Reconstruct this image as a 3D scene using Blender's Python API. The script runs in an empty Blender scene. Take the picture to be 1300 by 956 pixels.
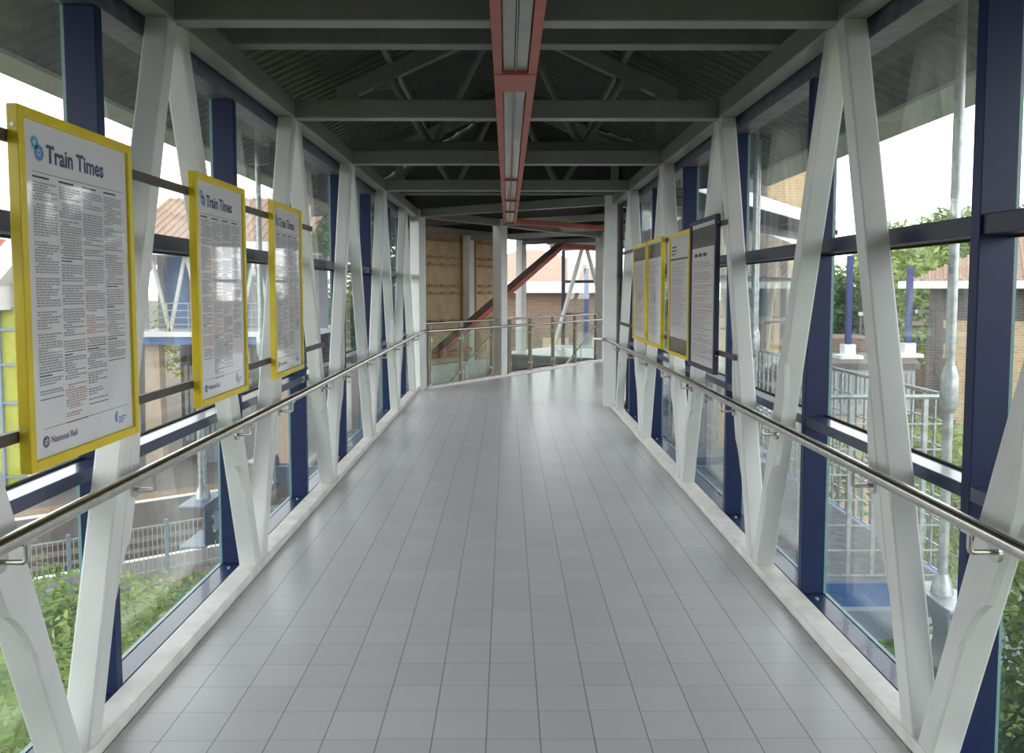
import bpy, bmesh, math, random
from mathutils import Vector, Matrix

C = bpy.context.scene.collection
R = math.radians

# ------------------------------------------------------------------ camera constants
FPX, PX0, PY0 = 1020.0, 650.0, 433.0
PITCH, YAW, CAMZ = R(3.7), R(0.34), 1.658
def at(px, py, D):
    """world point on the ray of a picture point at distance D along the bridge"""
    u, v = (px - PX0) / FPX, (PY0 - py) / FPX
    f = Vector((math.sin(YAW) * math.cos(PITCH), math.cos(YAW) * math.cos(PITCH), -math.sin(PITCH)))
    r = Vector((math.cos(YAW), -math.sin(YAW), 0))
    d = f + r * u + r.cross(f) * v
    return Vector((0, 0, CAMZ)) + d * (D / d.y)

# ------------------------------------------------------------------ mesh builder
class MB:
    def __init__(s):
        s.v, s.f, s.m = [], [], []
    def add(s, vs, fs, mi=0):
        b = len(s.v)
        s.v += [Vector(p) for p in vs]
        for f in fs:
            s.f.append([b + i for i in f]); s.m.append(mi)
        return s
    def hexa(s, p, mi=0):
        return s.add(p, [(0, 3, 2, 1), (4, 5, 6, 7), (0, 1, 5, 4), (1, 2, 6, 5), (2, 3, 7, 6), (3, 0, 4, 7)], mi)
    def box(s, x0, x1, y0, y1, z0, z1, mi=0):
        return s.hexa([(x0, y0, z0), (x1, y0, z0), (x1, y1, z0), (x0, y1, z0),
                       (x0, y0, z1), (x1, y0, z1), (x1, y1, z1), (x0, y1, z1)], mi)
    def gbox(s, F, a0, a1, o0, o1, z0, z1, mi=0):
        return s.hexa([F(a0, o0, z0), F(a1, o0, z0), F(a1, o1, z0), F(a0, o1, z0),
                       F(a0, o0, z1), F(a1, o0, z1), F(a1, o1, z1), F(a0, o1, z1)], mi)
    def obox(s, a, b, w, h, up=(0, 0, 1), mi=0):
        a, b = Vector(a), Vector(b)
        d = (b - a).normalized()
        sd = d.cross(Vector(up))
        if sd.length < 1e-5: sd = d.cross(Vector((1, 0, 0)))
        sd.normalize(); u = sd.cross(d)
        sd *= w / 2; u = u * (h / 2)
        return s.hexa([a - sd - u, a + sd - u, b + sd - u, b - sd - u, a - sd + u, a + sd + u, b + sd + u, b - sd + u], mi)
    def prism(s, poly, ext, mi=0):
        n = len(poly); e = Vector(ext)
        vs = [Vector(p) for p in poly] + [Vector(p) + e for p in poly]
        fs = [tuple(range(n))[::-1], tuple(range(n, 2 * n))] + [(i, (i + 1) % n, n + (i + 1) % n, n + i) for i in range(n)]
        return s.add(vs, fs, mi)
    def tube(s, pts, r, n=12, mi=0, cap=True):
        pts = [Vector(p) for p in pts]
        rings = []; prev = None
        for i, p in enumerate(pts):
            d = Vector((0, 0, 0))
            if i: d += (p - pts[i - 1]).normalized()
            if i < len(pts) - 1: d += (pts[i + 1] - p).normalized()
            d.normalize()
            ref = prev if prev is not None else (Vector((0, 0, 1)) if abs(d.z) < .9 else Vector((1, 0, 0)))
            a = (ref - d * ref.dot(d)).normalized(); prev = a
            b = d.cross(a)
            k = 1.0
            if 0 < i < len(pts) - 1:
                k = 1 / max(.5, d.dot((p - pts[i - 1]).normalized()))
            rr = r[i] if isinstance(r, (list, tuple)) else r
            rings.append([p + (a * math.cos(t) + b * math.sin(t)) * rr * (k if k < 1.2 else 1.1) for t in [2 * math.pi * j / n for j in range(n)]])
        vs = [q for rg in rings for q in rg]; fs = []
        for i in range(len(pts) - 1):
            for j in range(n):
                fs.append((i * n + j, i * n + (j + 1) % n, (i + 1) * n + (j + 1) % n, (i + 1) * n + j))
        if cap:
            fs.append(tuple(range(n))[::-1]); fs.append(tuple(range((len(pts) - 1) * n, len(pts) * n)))
        return s.add(vs, fs, mi)
    def disc(s, c, ax, r, t, n=18, mi=0):
        c, ax = Vector(c), Vector(ax).normalized()
        return s.tube([c - ax * t / 2, c + ax * t / 2], r, n, mi)

def wloc(o):
    p = Vector((0, 0, 0))
    while o is not None:
        p += o.location; o = o.parent
    return p

def obj(name, mb, mats, parent=None, bevel=0, smooth=False, recalc=True):
    if not isinstance(mats, (list, tuple)): mats = [mats]
    if parent is not None:
        org = wloc(parent)
    else:
        xs = [p.x for p in mb.v]; ys = [p.y for p in mb.v]; zs = [p.z for p in mb.v]
        org = Vector(((min(xs) + max(xs)) / 2, (min(ys) + max(ys)) / 2, min(zs)))
    me = bpy.data.meshes.new(name)
    me.from_pydata([tuple(p - org) for p in mb.v], [], mb.f)
    for m in mats: me.materials.append(m)
    if len(mats) > 1:
        me.polygons.foreach_set('material_index', mb.m)
    if recalc:
        bm = bmesh.new(); bm.from_mesh(me)
        bmesh.ops.recalc_face_normals(bm, faces=bm.faces)
        bm.to_mesh(me); bm.free()
    if smooth:
        me.polygons.foreach_set('use_smooth', [True] * len(me.polygons))
        me.set_sharp_from_angle(angle=R(40))
    me.update()
    o = bpy.data.objects.new(name, me)
    C.objects.link(o)
    if parent is not None: o.parent = parent
    else: o.location = org
    if bevel:
        b = o.modifiers.new('edge', 'BEVEL'); b.width = bevel; b.segments = 2; b.limit_method = 'ANGLE'; b.angle_limit = R(35)
    return o

def tag(o, label=None, cat=None, group=None, kind=None):
    if label: o['label'] = label
    if cat: o['category'] = cat
    if group: o['group'] = group
    if kind: o['kind'] = kind
    return o

def thing(name, label, cat, loc=(0, 0, 0), group=None, kind=None):
    o = bpy.data.objects.new(name, None); C.objects.link(o)
    o.location = loc; o.empty_display_size = .1
    return tag(o, label, cat, group, kind)

# ------------------------------------------------------------------ materials
MATS = {}
def nodes(name):
    m = bpy.data.materials.new(name); m.use_nodes = True
    nt = m.node_tree
    return m, nt, nt.nodes['Principled BSDF']
def mix_noise(nt, c1, c2, scale=8, detail=4, lo=.35, hi=.65, coords='Object', stretch=None):
    tc = nt.nodes.new('ShaderNodeTexCoord'); n = nt.nodes.new('ShaderNodeTexNoise')
    n.inputs['Scale'].default_value = scale; n.inputs['Detail'].default_value = detail
    src = tc.outputs[coords]
    if stretch:
        mp = nt.nodes.new('ShaderNodeMapping'); mp.inputs['Scale'].default_value = stretch
        nt.links.new(src, mp.inputs['Vector']); src = mp.outputs['Vector']
    nt.links.new(src, n.inputs['Vector'])
    r = nt.nodes.new('ShaderNodeValToRGB')
    r.color_ramp.elements[0].position = lo; r.color_ramp.elements[1].position = hi
    r.color_ramp.elements[0].color = (*c1, 1); r.color_ramp.elements[1].color = (*c2, 1)
    nt.links.new(n.outputs['Fac'], r.inputs['Fac'])
    return r.outputs['Color']
def mat(name, col, rough=.5, metal=0, var=.08, scale=6, coat=0, stretch=None, spec=.5):
    m, nt, b = nodes(name)
    c1 = tuple(x * (1 - var) for x in col); c2 = tuple(min(1, x * (1 + var)) for x in col)
    nt.links.new(mix_noise(nt, c1, c2, scale, stretch=stretch), b.inputs['Base Color'])
    b.inputs['Roughness'].default_value = rough; b.inputs['Metallic'].default_value = metal
    b.inputs['Coat Weight'].default_value = coat; b.inputs['Coat Roughness'].default_value = .04
    b.inputs['Specular IOR Level'].default_value = spec
    MATS[name] = m
    return m

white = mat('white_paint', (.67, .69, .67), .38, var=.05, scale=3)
beamdim = mat('beam_white_dimmed', (.22, .235, .21), .36, var=.05, scale=3)  # white beam and chord paint darkened, the roof's dimness put into the colour
curbw = mat('curb_white', (.74, .73, .69), .45, var=.10, scale=9)
navy = mat('navy_paint', (.008, .020, .080), .40, var=.06, spec=.35)
navyd = mat('dark_navy_paint', (.016, .022, .05), .42)
slate = mat('transom_paint', (.014, .030, .095), .30, coat=.35)
headm = mat('head_grey_blue', (.13, .13, .18), .35, var=.3, scale=14)
yellow = mat('yellow_frame', (.70, .53, .012), .35, var=.06)
redm = mat('red_trunking', (.42, .095, .07), .45, var=.12, scale=5)
lensm = mat('fitting_grey', (.27, .275, .26), .3, var=.1, coat=.4)
steel = mat('brushed_stainless', (.62, .60, .56), .24, 1, var=.08, scale=30)
galv = mat('galvanised', (.50, .54, .55), .45, .6, var=.18, scale=25)
barm = mat('brown_bar', (.07, .055, .045), .5)
deckm = mat('roof_deck_dimmed', (.040, .042, .039), .6, var=.15)  # deck colour darkened for the dimness under the roof
steelg = mat('truss_grey_dimmed', (.15, .165, .15), .45, var=.1)  # truss colour darkened as well, shade of the roof space painted in
paper = mat('poster_paper', (.66, .67, .69), .55, var=.02, coat=1.0)
inkg = mat('ink_grey', (.27, .27, .29), .6, coat=.6)
inkb = mat('ink_black', (.04, .04, .05), .6, coat=.6)
inkr = mat('ink_red', (.50, .30, .30), .6, coat=.6)
inkn = mat('ink_navy', (.05, .08, .17), .6, coat=.6)
inkblue = mat('ink_blue', (.10, .25, .55), .6, coat=.6)
inkteal = mat('ink_teal', (.08, .36, .50), .6, coat=.6)
posterdark = mat('poster_band', (.06, .075, .07), .5, coat=1)
tan = mat('tan_panel', (.52, .38, .23), .6, var=.12, scale=3)
tand = mat('tan_batten', (.36, .23, .12), .6, var=.25, scale=20)
eavem = mat('eaves_board', (.50, .48, .44), .6)
slabm = mat('slab_dark', (.04, .04, .042), .8)
dirt = mat('gap_dark', (.03, .03, .03), .9)
terra = mat('terracotta', (.40, .27, .20), .7, var=.18, scale=10)
fascia = mat('fascia_white', (.85, .86, .86), .45, var=.03)
cream = mat('cream_render', (.62, .49, .36), .8, var=.06)
limey = mat('lime_panel', (.38, .39, .02), .5, var=.1)
frameg = mat('frame_bluegrey', (.20, .25, .33), .45)
bluep = mat('blue_panel', (.07, .16, .42), .45, var=.1)
bluepole = mat('blue_pole', (.035, .055, .20), .4)
clad = mat('grey_cladding', (.38, .39, .41), .5, var=.08)
stone = mat('dark_stone', (.15, .125, .115), .85, var=.4, scale=7)
ballast = mat('ballast', (.15, .125, .105), .95, var=.35, scale=12)
platf = mat('platform_paving', (.17, .15, .135), .9, var=.12, scale=4)
platb = mat('platform_buff', (.30, .21, .13), .9, var=.1)
wline = mat('white_line', (.80, .80, .78), .7)
grassm = mat('grass', (.13, .22, .05), .95, var=.45, scale=5)
leafa = mat('leaf_green', (.20, .31, .07), .6, var=.45, scale=1.7)
leafb = mat('leaf_light', (.33, .42, .12), .6, var=.4, scale=1.7)
leafc = mat('leaf_dark', (.10, .17, .05), .6, var=.45, scale=1.2)
bark = mat('bark', (.12, .085, .06), .9, var=.3)
railm = mat('rail_steel', (.16, .12, .10), .5, .5)
tread = mat('stair_tread', (.26, .26, .27), .7, var=.2, scale=15)
redroof = mat('house_red', (.45, .16, .12), .8)

def leaf_translucent(m):
    nt = m.node_tree; b = nt.nodes['Principled BSDF']; out = nt.nodes['Material Output']
    t = nt.nodes.new('ShaderNodeBsdfTranslucent'); x = nt.nodes.new('ShaderNodeMixShader')
    src = b.inputs['Base Color'].links[0].from_socket
    nt.links.new(src, t.inputs['Color']); x.inputs[0].default_value = .35
    nt.links.new(b.outputs[0], x.inputs[1]); nt.links.new(t.outputs[0], x.inputs[2])
    nt.links.new(x.outputs[0], out.inputs['Surface'])
for m in (leafa, leafb, leafc): leaf_translucent(m)

def glass_mat(name, tint, haze, base=.05):
    m, nt, b = nodes(name); nt.nodes.remove(b); out = nt.nodes['Material Output']
    tr = nt.nodes.new('ShaderNodeBsdfTransparent'); tr.inputs['Color'].default_value = (*tint, 1)
    gl = nt.nodes.new('ShaderNodeBsdfGlossy'); gl.inputs['Roughness'].default_value = .01
    gl.inputs['Color'].default_value = (.95, 1, .98, 1)
    lw = nt.nodes.new('ShaderNodeLayerWeight'); lw.inputs['Blend'].default_value = .5
    pw = nt.nodes.new('ShaderNodeMath'); pw.operation = 'POWER'; pw.inputs[1].default_value = 5
    ma = nt.nodes.new('ShaderNodeMath'); ma.operation = 'MULTIPLY_ADD'; ma.inputs[1].default_value = 1 - base; ma.inputs[2].default_value = base
    nt.links.new(lw.outputs['Facing'], pw.inputs[0]); nt.links.new(pw.outputs[0], ma.inputs[0])
    x = nt.nodes.new('ShaderNodeMixShader'); nt.links.new(ma.outputs[0], x.inputs[0])
    # grime on the pane: streaky dust
    df = nt.nodes.new('ShaderNodeBsdfTranslucent'); df.inputs['Color'].default_value = (.75, .78, .76, 1)
    dd = nt.nodes.new('ShaderNodeBsdfDiffuse'); dd.inputs['Color'].default_value = (.6, .62, .6, 1)
    dx = nt.nodes.new('ShaderNodeMixShader'); nt.links.new(df.outputs[0], dx.inputs[1]); nt.links.new(dd.outputs[0], dx.inputs[2])
    hz = mix_noise(nt, (haze * .5,) * 3, (haze * 1.6,) * 3, 3, 6, .3, .75, 'Object', (9, 9, 1.2))
    h = nt.nodes.new('ShaderNodeMixShader'); nt.links.new(hz, h.inputs[0])
    nt.links.new(tr.outputs[0], h.inputs[1]); nt.links.new(dx.outputs[0], h.inputs[2])
    nt.links.new(h.outputs[0], x.inputs[1]); nt.links.new(gl.outputs[0], x.inputs[2])
    nt.links.new(x.outputs[0], out.inputs['Surface'])
    return m
glass = glass_mat('window_glass', (.975, .987, .98), .010)
glassu = glass_mat('window_glass_dusty', (.975, .987, .98), .050)
bglass = glass_mat('balustrade_glass', (.90, .96, .94), .012, .045)
gedge = mat('glass_edge_teal', (.20, .36, .36), .25)

def tile_mat(name, x0, y0, ts=.2):
    m, nt, b = nodes(name)
    tc = nt.nodes.new('ShaderNodeTexCoord'); sep = nt.nodes.new('ShaderNodeSeparateXYZ')
    nt.links.new(tc.outputs['Object'], sep.inputs[0])
    def M(op, a, bb=None, clamp=False):
        n = nt.nodes.new('ShaderNodeMath'); n.operation = op; n.use_clamp = clamp
        for i, q in enumerate((a, bb)):
            if q is None: continue
            if isinstance(q, (int, float)): n.inputs[i].default_value = q
            else: nt.links.new(q, n.inputs[i])
        return n.outputs[0]
    tx = M('DIVIDE', M('SUBTRACT', sep.outputs[0], x0), ts); ty = M('DIVIDE', M('SUBTRACT', sep.outputs[1], y0), ts)
    ix, iy = M('FLOOR', tx), M('FLOOR', ty)
    # each tile sits a touch off its neighbours
    wn0 = nt.nodes.new('ShaderNodeTexWhiteNoise'); wn0.noise_dimensions = '1D'; nt.links.new(ix, wn0.inputs['W'])
    ty2 = M('ADD', ty, M('MULTIPLY', wn0.outputs['Value'], .06)); iy2 = M('FLOOR', ty2)
    fx, fy = M('FRACT', tx), M('FRACT', ty2)
    dx = M('MINIMUM', fx, M('SUBTRACT', 1, fx)); dy = M('MINIMUM', fy, M('SUBTRACT', 1, fy))
    wn = nt.nodes.new('ShaderNodeTexWhiteNoise'); wn.noise_dimensions = '3D'
    cb = nt.nodes.new('ShaderNodeCombineXYZ'); nt.links.new(ix, cb.inputs[0]); nt.links.new(iy2, cb.inputs[1]); nt.links.new(cb.outputs[0], wn.inputs['Vector'])
    ramp = nt.nodes.new('ShaderNodeValToRGB')
    e = ramp.color_ramp.elements
    e[0].color = (.55, .555, .59, 1); e[1].color = (.60, .605, .64, 1)
    nt.links.new(wn.outputs['Value'], ramp.inputs['Fac'])
    # walked-in dust, heavier towards the kerbs
    nz = nt.nodes.new('ShaderNodeTexNoise'); nz.inputs['Scale'].default_value = 2.2; nz.inputs['Detail'].default_value = 7
    nt.links.new(tc.outputs['Object'], nz.inputs['Vector'])
    edge = M('MULTIPLY', M('SUBTRACT', M('ABSOLUTE', sep.outputs[0]), .75), 1.2, True)
    df = M('MULTIPLY', M('ADD', M('MULTIPLY', edge, .75), .10), M('MULTIPLY', nz.outputs['Fac'], 1.5), True)
    mx = nt.nodes.new('ShaderNodeMix'); mx.data_type = 'RGBA'; nt.links.new(df, mx.inputs[0])
    nt.links.new(ramp.outputs['Color'], mx.inputs[6]); mx.inputs[7].default_value = (.56, .56, .53, 1)
    # joints: long ones deeper than cross ones
    gx = M('LESS_THAN', dx, .012); gy = M('MULTIPLY', M('LESS_THAN', dy, .010), .55)
    g = M('MULTIPLY', M('MAXIMUM', gx, gy), .75)
    mx2 = nt.nodes.new('ShaderNodeMix'); mx2.data_type = 'RGBA'; nt.links.new(g, mx2.inputs[0])
    nt.links.new(mx.outputs[2], mx2.inputs[6]); mx2.inputs[7].default_value = (.13, .13, .13, 1)
    nt.links.new(mx2.outputs[2], b.inputs['Base Color'])
    b.inputs['Roughness'].default_value = .28
    bp = nt.nodes.new('ShaderNodeBump'); bp.inputs['Strength'].default_value = .25; bp.inputs['Distance'].default_value = .003
    nt.links.new(M('SUBTRACT', 1, g), bp.inputs['Height']); nt.links.new(bp.outputs[0], b.inputs['Normal'])
    return m

def brick_mat(name, c1, c2, mortar, ang=0):
    m, nt, b = nodes(name)
    tc = nt.nodes.new('ShaderNodeTexCoord'); sep = nt.nodes.new('ShaderNodeSeparateXYZ'); cb = nt.nodes.new('ShaderNodeCombineXYZ')
    nt.links.new(tc.outputs['Object'], sep.inputs[0])
    # face runs: along-front plus along-side distance, both in metres
    ca, sa = math.cos(ang), math.sin(ang)
    m1 = nt.nodes.new('ShaderNodeMath'); m1.operation = 'MULTIPLY'; m1.inputs[1].default_value = ca + sa
    ad = nt.nodes.new('ShaderNodeMath'); ad.operation = 'MULTIPLY_ADD'; ad.inputs[1].default_value = ca - sa
    nt.links.new(sep.outputs[0], m1.inputs[0]); nt.links.new(sep.outputs[1], ad.inputs[0]); nt.links.new(m1.outputs[0], ad.inputs[2])
    nt.links.new(ad.outputs[0], cb.inputs[0]); nt.links.new(sep.outputs[2], cb.inputs[1])
    br = nt.nodes.new('ShaderNodeTexBrick'); nt.links.new(cb.outputs[0], br.inputs['Vector'])
    br.inputs['Color1'].default_value = (*c1, 1); br.inputs['Color2'].default_value = (*c2, 1); br.inputs['Mortar'].default_value = (*mortar, 1)
    br.inputs['Scale'].default_value = 1; br.inputs['Brick Width'].default_value = .24; br.inputs['Row Height'].default_value = .085
    br.inputs['Mortar Size'].default_value = .010
    nt.links.new(br.outputs['Color'], b.inputs['Base Color']); b.inputs['Roughness'].default_value = .85
    return m
brickY = brick_mat('yellow_brick', (.62, .42, .20), (.50, .31, .14), (.60, .52, .40))
stoneq = brick_mat('quoin_stone', (.16, .135, .13), (.11, .095, .09), (.20, .18, .17))
TA = R(29)
brickT = brick_mat('tower_brick', (.58, .42, .24), (.47, .32, .17), (.56, .50, .40), TA)
stoneT = brick_mat('tower_stone', (.16, .135, .13), (.11, .095, .09), (.20, .18, .17), TA)
brickR = brick_mat('brown_brick', (.30, .20, .14), (.23, .15, .11), (.33, .29, .25))

# ------------------------------------------------------------------ setting: section 1 floor, slab
ANG = R(34)
E2 = Vector((math.sin(ANG), math.cos(ANG), 0)); N2 = Vector((math.cos(ANG), -math.sin(ANG), 0))
L0 = Vector((-1.42, 13.25, 0))
def F2(t, s, z): return L0 + E2 * t + N2 * s + Vector((0, 0, z))
def FR(a, o, z): return Vector((o, a, z))
def FL(a, o, z): return Vector((-o, a, z))
def joint_y(x): return L0.y - (x - L0.x) * math.tan(ANG)
W2 = 3.5                                   # width of the turned section

Y0 = -8.0
m = MB(); m.prism([(-1.447, Y0, -.05), (1.447, Y0, -.05), (1.447, joint_y(1.447), -.05), (-1.447, joint_y(-1.447), -.05)], (0, 0, .05))
o = obj('floor', m, tile_mat('grey_floor_tiles', .1216, 3.468)); o.location -= Vector((0, 0, 0))
# put the tile grid in world metres: move the origin to the world origin
def origin_world(o):
    off = o.location.copy()
    o.data.transform(Matrix.Translation(off)); o.location = (0, 0, 0)
origin_world(o)
tag(o, 'grey square tiled floor of the long straight walkway', 'floor', kind='structure')

m = MB()
def lbox(m, x0, x1, y0, y1, z0, z1): m.box(x0, x1, y0, y1, z0, z1)
lbox(m, .02, W2 + .1, .0, 10.0, -.05, 0); lbox(m, -3.3, .02, 6.9, 10.0, -.05, 0)
me = bpy.data.meshes.new('floor'); me.from_pydata([tuple(p) for p in m.v], [], m.f)
me.materials.append(tile_mat('grey_floor_tiles_turned', .1, .05))
o = bpy.data.objects.new('floor', me); C.objects.link(o); o.location = L0; o.rotation_euler = (0, 0, -ANG)
tag(o, 'grey tiled landing floor turning off behind the glass balustrade', 'floor', kind='structure')

m = MB(); m.prism([(-1.76, Y0, -.30), (1.76, Y0, -.30), (1.76, joint_y(1.76), -.30), (-1.76, joint_y(-1.76), -.30)], (0, 0, .245))
tag(obj('floor_slab', m, slabm), 'dark slab under the walkway floor', 'floor', kind='structure')
m = MB(); m.gbox(F2, .02, 10, .03, W2 + .25, -.30, -.055); m.gbox(F2, 6.9, 10, -3.4, .03, -.30, -.055)
tag(obj('floor_slab', m, slabm), 'dark slab under the turned landing', 'floor', kind='structure')

# ------------------------------------------------------------------ window walls
wn = [0]
SILLZ, HEADZ = 0.0, 2.763
def pane(F, a0, a1, z0, z1, o0, parent, t=.02):
    m = MB()
    p = [F(a0, o0, z0), F(a1, o0, z0), F(a1, o0 + t, z0), F(a0, o0 + t, z0), F(a0, o0, z1), F(a1, o0, z1), F(a1, o0 + t, z1), F(a0, o0 + t, z1)]
    m.add(p, [(0, 1, 5, 4), (2, 3, 7, 6)], 0)
    m.add(p, [(0, 3, 2, 1), (4, 5, 6, 7), (1, 2, 6, 5), (3, 0, 4, 7)], 1)
    return obj('pane', m, [glassu if z0 > 1.5 else glass, gedge], parent)
def window_bay(F, a0, a1, off, desc, bolts=True):
    """one bay: post at its start, sill, two transoms, head and three panes; off = inner face of the post"""
    wn[0] += 1
    w = thing('window_%d' % wn[0], desc, 'window', F((a0 + a1) / 2, off + .07, SILLZ - .05), kind='structure')
    pw = .0275
    m = MB(); m.gbox(F, a0 - pw, a0 + pw, off, off + .125, SILLZ, HEADZ); obj('mullion', m, navy, w, .004)
    m = MB(); m.gbox(F, a0, a1, off + .018, off + .15, SILLZ - .06, SILLZ); obj('sill', m, slate, w, .003)
    m = MB(); m.gbox(F, a0 + pw, a1 - pw, off + .001, off + .122, .925, .976); obj('transom', m, slate, w, .003)
    m = MB(); m.gbox(F, a0 + pw, a1 - pw, off + .012, off + .122, 1.842, 1.912); obj('transom', m, navyd, w, .003)
    m = MB(); m.gbox(F, a0, a1, off, off + .14, HEADZ, 2.96); obj('head_rail', m, headm, w, .003)
    m = MB()
    for z in (1.842, .976): m.gbox(F, a0 + pw, a1 - pw, off + .108, off + .122, z - .010 if z > 1 else z, z if z > 1 else z + .008)
    obj('gasket', m, dirt, w)
    for z0, z1 in ((SILLZ + .004, .93), (.965, 1.85), (1.905, 2.79)):
        pane(F, a0 + .012, a1 - .012, z0, z1, off + .124, w)
    if bolts:
        m = MB()
        for a in (a0 + .10, a1 - .10):
            m.disc(F(a, off + .06, SILLZ + .004), (0, 0, 1), .009, .008, 10)
        obj('bolt', m, galv, w)
    return w
ordn = ['first', 'second', 'third', 'fourth', 'fifth', 'sixth', 'seventh', 'eighth', 'ninth', 'tenth', 'eleventh', 'twelfth', 'thirteenth', 'fourteenth', 'fifteenth']
OFF = 1.60
lp = [.09 + 1.57 * k for k in range(9)]; lp = lp[:-1] + [12.90]      # .09 ... 11.08, 12.9
lp = [-7.76, -6.19, -4.62, -3.05, -1.48, .09, 1.66, 3.23, 4.80, 6.37, 7.94, 9.50, 11.08, 12.65]
rp = [-8.02, -6.48, -4.94, -3.40, -1.86, -.32, 1.22, 2.76, 4.30, 5.84, 7.38, 8.92, 10.46]
for i in range(len(lp) - 1):
    if lp[i] > -1: window_bay(FL, lp[i], lp[i + 1], OFF, 'navy framed glazing bay, %s along the poster wall on the track side' % ordn[i - 5])
window_bay(FL, lp[-1], 13.25, OFF, 'narrow navy framed glazing bay beside the white corner column at the stairs')
for i in range(len(rp) - 1):
    if rp[i] > -1: window_bay(FR, rp[i], rp[i + 1], OFF, 'navy framed glazing bay, %s along the wall facing the brick tower' % ordn[i - 5])
window_bay(FR, rp[-1], 11.05, OFF, 'narrow navy framed glazing bay beside the white corner column at the turn')

# ------------------------------------------------------------------ side trusses
def side_truss(F, nodes_b, nodes_t, a0, a1, label, io=1.458, oo=1.563, loc=None, haunch=True):
    T = thing('side_truss', label, 'truss', loc or F((a0 + a1) / 2, 1.51, -.10), 'white side trusses')
    m = MB(); m.gbox(F, a0, a1, io - .004, oo + .004, 2.83, 2.96); obj('top_chord', m, beamdim if haunch else white, T, .006)
    m = MB(); m.gbox(F, a0, a1, io - .004, oo + .004, -.045, .05); obj('bottom_chord', m, curbw, T, .006)
    hw = .0455
    segs = []
    for b in nodes_b:
        for t in nodes_t:
            if abs(abs(b - t) - 1.0) < .17: segs.append((b, t))
    for b, t in segs:
        sg = 1 if t > b else -1
        fb, ft = b + sg * .058, t - sg * .058
        zb, zt = .045, 2.835
        if max(fb, ft) + hw > a1 or min(fb, ft) - hw < a0: continue
        m = MB()
        m.hexa([F(fb - hw, io, zb), F(fb + hw, io, zb), F(fb + hw, oo, zb), F(fb - hw, oo, zb),
                F(ft - hw, io, zt), F(ft + hw, io, zt), F(ft + hw, oo, zt), F(ft - hw, oo, zt)])
        d = obj('diagonal', m, white, T, .010)
        if haunch:
            def ax(z): return fb + (ft - fb) * (z - zb) / (zt - zb) + sg * (hw - .012)
            prof = [(.50, 0), (.56, .016), (.60, .022), (.645, .036), (.68, .056), (.70, .074), (.98, .078), (1.10, .060), (1.30, .0)]
            poly = [F(ax(z) + sg * e, io - .003, z) for z, e in prof]
            ext = F(0, .030, 0) - F(0, 0, 0)
            m = MB(); m.prism(poly, ext); obj('haunch_plate', m, white, d, .003)
    return T
NB = [-7.5, -5.47, -3.44, -1.41, .66, 2.77, 4.70, 6.71, 8.74, 10.77, 12.80]
NT = [-6.485, -4.455, -2.425, -.395, 1.67, 3.66, 5.67, 7.70, 9.73, 11.76, 13.7]
NBL = [q - .07 if 2 < q < 3 else q for q in NB]; NTL = [q - .08 if 1 < q < 2 else q for q in NT]
NBR = NB; NTR = NT
side_truss(FL, NBL, NTL, Y0, 13.18, 'white zigzag steel truss carrying the yellow Train Times boards')
side_truss(FR, NBR, NTR, Y0, 11.20, 'white zigzag steel truss carrying the tall navy framed board')

# ------------------------------------------------------------------ corner columns
def column(F, a, o, w, d, z0, z1, label, name='steel_column', mt=white):
    m = MB(); m.gbox(F, a - w / 2, a + w / 2, o - d / 2, o + d / 2, z0, z1)
    return tag(obj(name, m, mt, None, .008), label, 'column', 'white steel columns')
column(F2, .0, -.06, .17, .20, -.05, 2.96, 'white steel column where the poster wall meets the glass balustrade')
column(F2, .02, W2 + .0, .20, .20, -.05, 2.96, 'white steel column ending the wall of framed boards at the turn')
column(F2, 2.33, -.02, .20, .20, -.05, 2.96, 'white steel column rising midway along the glass balustrade')
column(F2, 6.45, -.02, .22, .20, -.05, 2.96, 'white steel column at the far end of the glass balustrade')
SW = -3.2
column(F2, 5.59, SW, .20, .20, -3.2, 2.96, 'white steel column standing between the two tan panel bays')
column(F2, 7.95, SW, .22, .20, -3.2, 2.96, 'white steel column right of the tan panels beside the sloping red trunking')

# ------------------------------------------------------------------ cross beams
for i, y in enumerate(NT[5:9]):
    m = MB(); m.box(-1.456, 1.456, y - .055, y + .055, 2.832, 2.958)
    tag(obj('cross_beam', m, beamdim, None, .006), 'white cross beam, %s crossing above the red trunking counted from the near end' % ordn[i], 'beam', 'white cross beams')
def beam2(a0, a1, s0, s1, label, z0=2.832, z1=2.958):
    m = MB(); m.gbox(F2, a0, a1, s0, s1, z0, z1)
    tag(obj('cross_beam', m, beamdim, None, .006), label, 'beam', 'white beams of the turned section')
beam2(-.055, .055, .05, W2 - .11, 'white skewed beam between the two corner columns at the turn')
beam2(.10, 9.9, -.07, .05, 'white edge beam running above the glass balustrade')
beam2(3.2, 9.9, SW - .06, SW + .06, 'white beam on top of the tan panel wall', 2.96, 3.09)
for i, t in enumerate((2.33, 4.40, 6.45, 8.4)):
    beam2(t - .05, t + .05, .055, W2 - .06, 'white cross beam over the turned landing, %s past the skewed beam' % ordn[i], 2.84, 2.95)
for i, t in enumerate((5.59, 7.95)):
    beam2(t - .05, t + .05, SW + .1, -.08, 'white cross beam over the stairwell, %s from the tan corner' % ordn[i], 2.84, 2.95)

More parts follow.
